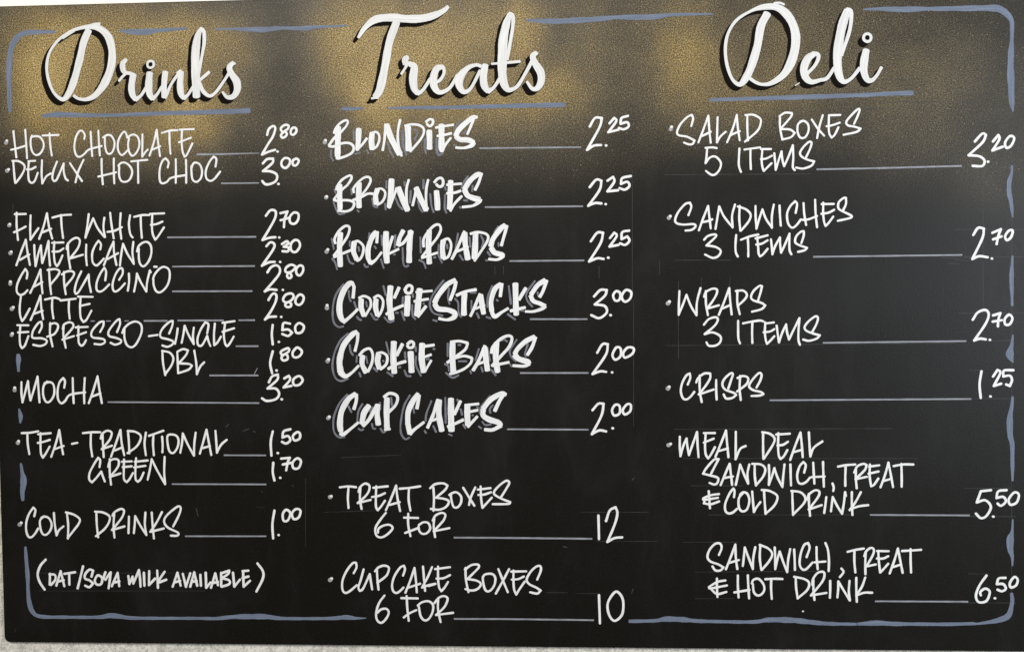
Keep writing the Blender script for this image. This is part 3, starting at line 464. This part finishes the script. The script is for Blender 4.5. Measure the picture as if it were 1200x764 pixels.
("SANDWICH, TREAT & HOT DRINK", 3.0, """l: 235 170 262 100 245 55 195 60 140 120 120 190 150 235 230 265 280 295 250 325 200 325 170 285; 305 312 350 200 400 65 405 200 420 310; 335 250 435 220; 475 280 485 190 495 95; 495 95 530 190 575 310 580 200 600 92; 650 75 645 200 660 318; 645 68 730 105 770 160 740 230 665 320; 795 95 800 200 800 312; 800 312 820 220 845 135; 845 135 880 240 920 340 930 220 950 110;
 990 115 995 220 998 318; 1115 190 1145 100 1130 50 1090 70 1055 160 1045 260 1070 312 1110 312 1175 245; m: 100 90 102 200 112 312; 190 50 215 120 225 230 222 330; 82 243 190 235; 350 305 372 340 335 390; 412 138 490 118 575 105; 480 130 480 240 490 345; 580 180 600 130 645 98 675 115 665 170 600 285 695 265; 595 150 590 250 592 362;
 710 130 825 132; 720 130 728 250 740 345 775 310 820 258; 708 205 770 205 820 182; 835 355 880 230 918 105 940 220 965 348; 870 290 950 265; 960 130 1050 125 1150 118; 1045 110 1045 230 1050 345;
 l: 300 425 220 440 135 490 150 505 315 475; 150 505 215 560 310 540; 215 405 215 500 220 590; 425 375 425 480 432 595; 525 375 530 490 538 605; 390 545 540 520; 565 455 580 420 630 408 680 460 690 520 660 565 620 575 585 540 575 460; 700 412 780 408 872 410; 760 412 758 500 765 610; 1005 395 1010 500 1025 605; 990 388 1090 410 1140 450 1120 520 1030 600;
 m: 60 470 65 410 110 350 165 338 180 370 155 440 45 575 200 550; 70 420 70 520 80 620; 238 430 238 520 235 598; 310 595 318 510 320 435; 320 435 370 520 435 625 425 530 432 430; 500 400 500 520 505 638; 590 395 555 490 500 570; 500 575 580 548 658 548""", "", "_: *2.2 1025.7 704.1 1134.3 704.6",
 "o: 175 512 145 555 128 600 140 630 175 625 190 585 170 570 148 585 150 600; 213 613; 260 522 230 525 222 550 250 550 262 570 245 582 225 575; 300 518 280 545 285 565 308 555 315 530 300 518"),
]
BRUSHED = [
("BLONDIES", """q: *6.8 245 220 240 400 236 610; *2.7 188 305 210 240 270 170 345 130 375 150 350 210 280 290; 280 290 190 370 118 470; 118 475 190 480 290 440 390 435 450 480 440 550 370 600 250 640 220 630; *6.5 520 245 515 400 *4 500 530; *3 495 530 570 450 630 370;
 *6.5 700 300 690 400 700 515; *2.8 700 300 750 285 790 320 795 400 760 480 705 520; *3 840 535 865 380 880 180; *7 892 190 960 380 1070 580; *3 1095 610 1050 450 1045 280 1075 120; r: *7 150 220 155 400 160 530; *2.8 105 205 200 185 310 200 365 260 330 370 180 550;
 *6.5 435 270 440 400 440 510; *3 390 155 440 118 485 130 480 180 440 210 400 175; *6.8 600 190 600 350 598 500 *4 600 550; *2.8 520 230 600 215 760 190; 540 340 620 330 735 305; *3 610 550 650 460 725 365; *3 945 320 980 240 1030 120; *3 1080 90 *6 1020 95 920 170 830 260 790 340; *6 790 345 850 388 960 395 1030 430 *5 1000 470 *3 900 500 790 495""",
 "r: *3.6 82 260 85 450 *2.4 130 590; *3.2 382 380 378 520 *2.2 395 575; *3.2 530 380 540 540 *2.4 560 600 620 570; *2.2 850 130 800 200 770 240; 890 310 920 265; 765 460 780 465; 225 250 280 290 240 390; q: 150 530 150 620 180 670; 450 270 455 400; 900 430 950 560 990 625; 625 520 650 575; 470 580 540 560", "q: 75 395 65 430", "_: *2 562 174 681 172.8",
 "p: 85 75 110 35 142 35 130 80 72 185 105 165 138 162; 162 164; 178 60 200 35 210 50 172 102 220 90; 265 25 235 35 230 62 262 55 268 75 245 88 222 82"),
("BROWNIES", """s: *6.3 265 250 265 430 270 570; *2.8 220 320 230 270 300 180 400 125 425 160 370 250 300 310 230 390 185 450; 185 450 240 465 330 455 420 465 460 500 430 570 350 605 240 595; *6.5 525 225 520 400 525 550; *2.8 455 355 450 300 500 230 580 160 650 145 680 190 640 280 555 390 480 460; 440 455 560 410 640 370 710 370 740 385;
 *6 770 310 745 400 755 505; *2.8 770 310 820 300 870 340 870 410 830 480 765 520; *6.8 960 180 950 350 *5 925 550; *3 925 560 980 430 1030 290; *7 1050 290 1100 420 1175 590; t: *3 95 600 75 450 75 300 105 180; 155 530 185 400 205 290; *6.5 203 290 260 430 340 585; *3 345 600 335 450 340 300 365 180; *6.5 475 335 485 460 490 580;
 *3.2 445 220 490 170 540 160 565 200 555 260 510 275 470 240; *6.5 665 200 660 380 650 570; *3 610 250 810 235; 610 365 720 355 800 330; 660 600 720 500 815 400; *3.5 990 320 1040 220 1070 130; *3 1090 110 *6 1020 115 920 200 850 310; *6 850 315 890 390 *6.5 960 425 1050 450 *5 1040 480 *3 960 530 820 548""",
 "t: 45 210 50 260; 130 330 120 490; 225 460 250 560 290 610; 300 180 300 300; 390 370 410 540 435 615; 590 380 585 560 610 625; 895 135 830 230 810 300; 785 545 800 560; 960 260 950 340; 590 280 600 320; 840 455 890 460; s: 195 310 210 360; 180 480 220 580 260 640 330 630; 420 300 425 380; 700 430 720 530 770 550; 890 200 890 290; 870 500 880 580; 1010 420 1060 530 1110 580; 500 590 520 610", "s: 90 405 82 425", "_: *2.2 568.4 243 683 241.9",
 "p: 85 360 115 325 140 330 130 375 78 448 110 435 140 437; 160 440; 168 330 195 312 200 335 168 380 218 375; 278 308 238 318 232 345 262 335 272 355 250 372 225 365"),
("ROCKY ROADS", """u: *6.3 252 190 240 370 250 595; *3 190 320 180 260 230 170 310 105 360 120 350 200 300 290 170 470; 170 485 280 440 380 400; *6 420 300 410 410 450 515; *3 420 300 470 290 530 350 525 440 490 510 450 530; *3.5 695 310 705 175; *6 690 180 640 240 590 380 590 500; *5 590 500 620 560 *3 680 520 755 425;
 *7 810 180 805 370 820 550; *3.5 890 230 850 350 830 430; *3 850 440 965 385; *5 1020 160 975 250 955 340; *3.5 960 345 1030 300 1120 160; *6.5 1110 170 1095 350 1090 545; v: *6.3 190 160 180 350 190 560; *3 120 360 120 270 170 180 250 100 310 90 330 150 290 240 220 330 100 480; 95 495 290 430;
 *6 360 285 350 380 360 495; *3 360 280 420 260 455 320 450 400 420 480 360 510; *3.5 465 510 520 400 620 170; *6.3 622 190 630 330 660 510; *3 500 425 590 390 665 355; *6.8 755 200 750 350 740 500; *3 690 200 780 180 880 200 910 250 870 340 740 530; *3.5 1070 345 1105 220 1140 100; *6 1115 95 1060 140 970 260 940 350; *6 945 370 990 430 1080 455 *5 1080 480 *3 1020 515 915 508""",
 "u: 145 260 170 390; 150 500 190 560 210 635; 365 290 365 350; 340 490 370 550 410 565; 605 190 595 260; 540 570 560 605 590 600; 755 220 760 340; 745 510 780 620; 920 215 915 370; 1010 370 1020 560 1050 600 1080 585; 665 350 685 380; 335 455 340 480; 900 455 920 450; 470 360 480 410; v: 80 240 85 430; 65 520 120 550 145 620; 305 330 300 450 345 555; 540 195 510 370; 560 460 600 520; 820 220 850 290 830 370; 1030 110 985 180; 900 420 935 470; 1035 310 1035 350; 880 522 900 525; 680 240 690 360; 405 330 410 380; 245 490 265 485", "u: 97 390 80 425", "_: *2.2 597.2 306 684.5 305.3",
 "p: 90 615 120 575 148 575 135 625 82 710 120 695 150 698; 172 692; 180 600 200 575 212 590 178 640 220 632; 270 565 238 572 235 605 262 592 272 612 252 632 228 625"),
("COOKIE STACKS", """w: *4 345 260 355 150; *4 358 150 335 95 *6.5 300 115 250 180 *7 210 290 205 400 *6.5 225 475 *5 260 508; *3.6 245 515 320 450 395 375; *6 430 275 430 360 460 445; *3 405 260 460 240 520 270 530 340 500 400 470 450; *6 585 275 580 360 600 440; *3 560 260 610 235 655 280 655 350 630 420 605 455;
 *7 735 140 725 300 745 480; *4 825 150 775 260; *3.5 690 430 770 380 870 335; *7 915 245 910 350 905 440; *3.5 885 180 920 130 960 145 950 200 915 210 890 185; *7 1040 170 1025 300 1010 440; *3 1000 200 1170 185; 980 295 1130 270; *3.5 1020 455 1105 345;
 x: *4 220 255 260 150 275 80; *5 268 65 *6 190 110 110 210 75 280; *6 75 290 110 335 200 345 265 375 *5.5 255 415 *3.5 190 438 115 425; *3.5 280 210 360 175 465 155; *6.5 355 190 350 300 350 390; *3.5 410 405 450 320 500 195; *6 507 205 520 300 535 380; *3 440 340 545 300; *4 690 220 705 100; *5.5 695 105 640 150 605 260 610 360; *5 612 370 640 408 *3.2 700 370 765 330;
 *6.5 832 100 835 250 840 390; *4 930 140 865 250; *3.5 785 355 925 322; *4 1060 225 1090 170 1125 70; *5.5 1110 68 1040 115 980 200; *5 975 210 1000 262 1060 285 1110 310 *4 1080 335 *3 1000 360 925 360""",
 "w: 245 115 170 220 135 350 140 500 190 560 245 555; 300 185 305 250 320 295; 355 300 380 370; 385 455 405 480 430 490; 530 420 570 480 600 480; 660 135 685 230; 670 460 720 510 770 495; 790 415 815 415; 865 250 860 330; 850 400 880 490; 960 330 965 440 995 480; 965 220 970 250; 480 300 490 350; 1075 320 1085 315; x: 160 70 80 170 30 280 60 370 150 400; 60 440 95 450; 210 140 200 230 215 290; 265 240 295 280 300 380 325 410; 410 185 460 185; 420 260 420 340; 470 375 490 420; 615 120 575 220 570 320; 560 410 600 425; 770 120 790 290; 760 385 830 435; 1015 75 940 180 940 250 990 315; 1040 180 1050 220; 655 250 668 260; 875 350 910 355", "w: 75 335 72 370", "_: *2.2 621.2 374 688.2 374",
 "ac: 105 70 135 40 165 40 155 68 108 108 155 115 165 145 130 172 92 158; 183 158; 210 45 195 65 205 90 225 85 228 55 210 45; 255 40 235 70 250 95 275 80 280 50 255 40"),
("COOKIE BARS", """y: *3.5 365 235 390 130 395 45; *4 385 30 *6.5 330 70 245 180 *7 205 330 *7.5 215 450; *7 215 455 *5.5 265 495 *3.2 330 460 405 385; *6 445 285 440 370 480 455; *3.2 410 280 460 225 520 210 550 270 540 360 500 450; *6.5 610 275 600 340 620 415; *3.2 590 260 650 250 700 290 690 370 630 425; *7 770 140 765 300 775 460; *4 860 160 800 280; *3.5 710 420 800 370 895 340;
 *7 945 245 950 350 955 450; *3.5 910 165 945 135 975 150 970 190 930 200 910 175; *7 1065 160 1060 310 1080 450; *3.5 1090 185 1190 170; 1090 295 1160 270; 1090 450 1160 330; z: *6.8 182 150 180 300 190 450; *3.2 160 140 250 130 340 150 310 220 200 300 125 355; 200 310 300 285 385 305 370 360 300 420 190 465 150 470;
 *4 395 435 450 340 520 180; *6.5 517 200 530 320 545 435; *3 430 375 550 330; *6.8 640 150 630 300 650 450; *3.5 585 255 600 190 680 110 760 75 800 100 770 190 690 280 590 390; *3.2 600 385 770 350; *4 960 275 1010 190 1045 90; *5.5 1035 85 940 135 860 210 830 265; *6.5 828 275 870 315 960 345 *5 980 365 *3.5 930 390 810 385""",
 "y: 290 50 210 130 150 260 130 400 160 510 220 545 290 520; 310 170 320 240 345 275; 385 285 380 350; 410 460 425 500; 560 410 595 445; 690 140 720 270; 700 455 760 495; 820 405 840 400; 885 245 890 310; 880 435 905 490 945 495; 1000 290 1000 380 1050 490; 995 190 1000 235; 480 290 495 360; 655 335 665 340; 1110 320 1135 315; 1180 210 1195 215; z: 130 155 130 290; 100 370 135 390 145 440; 110 460 180 510 245 485; 240 170 265 170; 245 340 325 340; 455 210 420 330; 545 200 570 335; 480 400 495 450; 365 440 375 465; 585 430 630 485; 690 125 720 115 750 135; 850 115 780 220 790 290 840 340; 965 165 935 260 945 290; 780 370 795 395", "y: 90 320 78 345", "_: *2.2 609.6 437 689.4 436.9",
 "ac: 120 335 145 295 170 295 160 345 98 435 135 422 162 425; 190 427; 210 310 192 345 205 368 230 350 230 315 210 310; 265 310 243 335 250 358 285 340 292 315 265 310"),
("CUPCAKES", """aa: *4 415 255 445 150 445 70; *5 435 65 *6.5 345 135 265 280 *7 245 430 *6.5 255 520; *5 250 545 290 558 *3.2 380 490 470 415; *6.8 600 210 540 300 *6 510 430; *5 525 455 *4.5 600 380 690 220; *6.3 705 200 700 320 715 440; *6.8 820 120 815 300 820 480; *3.5 780 105 850 60 930 80 950 130 920 210 840 290; *3 790 505 860 495;
 ab: *4.2 210 210 235 70; *5 222 55 *6.3 170 130 120 240 115 370; *6.5 118 375 *5.5 135 470 *4 180 430 *3 285 350; *4 320 410 380 270 430 115; *6.8 440 125 440 280 470 440; *3 350 340 440 310; *7.3 565 108 565 280 570 440; *4 665 130 600 270; *3.5 530 400 600 370 695 325; *6.8 735 185 735 280 740 380; *3.2 710 175 855 160; 770 240 845 225; *3.5 740 400 840 290;
 *4.3 1020 235 1070 130 1110 70; *4 1138 65 *6 1090 55 980 115 900 210; *6.3 900 220 900 280 960 322 1060 355 *5.5 1085 385 *4 1000 430 915 428""",
 "aa: 335 75 240 180 170 350 170 520 230 595 300 590; 345 215 385 290; 520 190 470 280 455 400; 470 490 500 510 530 500; 650 230 615 290; 635 430 650 490 680 490; 735 170 735 260; 740 490 770 535 800 525; 870 110 880 210; 1100 85 1030 210 990 400 990 540 1040 620 1095 600; 1140 215 1150 300; ab: 360 130 310 260 300 340; 290 440 305 465; 380 390 410 455; 505 95 510 360; 540 475 575 490; 665 215 680 275; 690 375 715 415; 970 80 880 190 865 260; 1000 175 970 215 975 255; 890 345 920 380 980 375; 855 395 880 415; 630 115 640 140; 835 190 850 205; 785 280 795 280; 390 280 395 300", "aa: 115 345 98 370", "_: *2.2 594.4 502.8 689.4 503.3",
 "ac: 98 605 125 575 150 575 140 630 95 718 130 700 162 705; 193 690; 205 580 190 605 200 630 225 620 225 585 205 580; 260 578 240 605 250 625 275 610 278 580 260 578"),
]
def extras(txt, parent, bullet, leader, price):
    if bullet:
        (a_, b_), = [parse(bullet, 2)[0]]
        g_ = Ink(0.00016, 1.0); g_.stroke([(b_[0], b_[1] - .6, 5.0), (b_[0] + (a_[0] - b_[0]) * .35, b_[1] + (a_[1] - b_[1]) * .4, 4.8)])
        bl = g_.build("bullet", M_BULLET, parent)
        w_ = Ink(0.00034, 1.0); w_.stroke([(a_[0], a_[1], 3.0)]); bl2 = w_.build("bullet", M_PEN, parent); bl2["label"] = "white highlight dot of the bullet"
    if leader:
        for st in parse(leader, 2.2):
            st = [(a, b, c * .86) for a, b, c in st]
            l_ = Ink(0.00016, .3, jit=.06); l_.stroke(st); l_.build("leader_line", M_LEAD, parent)
    if price:
        p_ = Ink(0.00050, 1.0, jit=.05)
        for st in parse(price, 2.8): p_.stroke(st)
        p_.build("price", M_PEN, parent)
for txt, wd, strokes, bullet, leader, price in LINES:
    k_ = Ink(0.00050, 1.0, jit=.06)
    for st in parse(strokes, wd * .86): k_.stroke(st)
    if txt.startswith("DELUX"):                          # the first word stands well apart on this line
        k_ = Ink(0.00050, 1.0, jit=.06); k2 = Ink(0.00050, 1.0, jit=.06)
        for st in parse(strokes, wd * .86): (k_ if st[0][0] < 102 else k2).stroke(st)
        k2.build("menu_lettering", M_PEN, board, "thin white pen capitals reading HOT CHOC"); txt = "DELUX"
    if txt.endswith("6 FOR"):                            # second row of the boxed treats
        k_ = Ink(0.00050, 1.0, jit=.06); k2 = Ink(0.00050, 1.0, jit=.06)
        cut = 600 if txt.startswith("TREAT") else 696
        for st in parse(strokes, wd * .86): (k2 if sum(q[1] for q in st) / len(st) > cut else k_).stroke(st)
        txt = txt[:-6]; k2.build("menu_lettering", M_PEN, board, "thin white pen row reading 6 FOR below " + txt)
        if txt.startswith("CUPCAKE"):
            k_ = Ink(0.00050, 1.0, jit=.06); k2 = Ink(0.00050, 1.0, jit=.06)
            for st in parse(strokes, wd * .86):
                if sum(q[1] for q in st) / len(st) <= cut: (k_ if st[0][0] < 537 else k2).stroke(st)
            k2.build("menu_lettering", M_PEN, board, "thin white pen capitals reading BOXES after CUPCAKE"); txt = "CUPCAKE"
    o_ = k_.build("menu_lettering", M_PEN, board, "thin white pen capitals reading " + txt)
    extras(txt, o_, bullet, leader, price)
for txt, strokes, shadow, bullet, leader, price in BRUSHED:
    k_ = Ink(0.00070, .4, jit=.05)
    for st in parse(strokes, 3): k_.stroke([(a, b, c * 1.0) for a, b, c in st])
    o_ = k_.build("menu_lettering", M_BRUSH, board, "bold white brush capitals reading " + txt)
    marks = sorted(parse(shadow, 2.3), key=lambda st: st[0][0])
    while marks:                                        # strokes that nearly touch form one shadow mark
        grp, marks = [marks[0]], marks[1:]
        right = max(q[0] for q in grp[0])
        while marks and min(q[0] for q in marks[0]) - right < 3.0:
            grp.append(marks.pop(0)); right = max(right, max(q[0] for q in grp[-1]))
        s_ = Ink(0.00020, .7, jit=.10)
        for st in grp: s_.stroke(st)
        s_.build("lettering_shadow", M_GREY, o_)
    extras(txt, o_, bullet, leader, price)
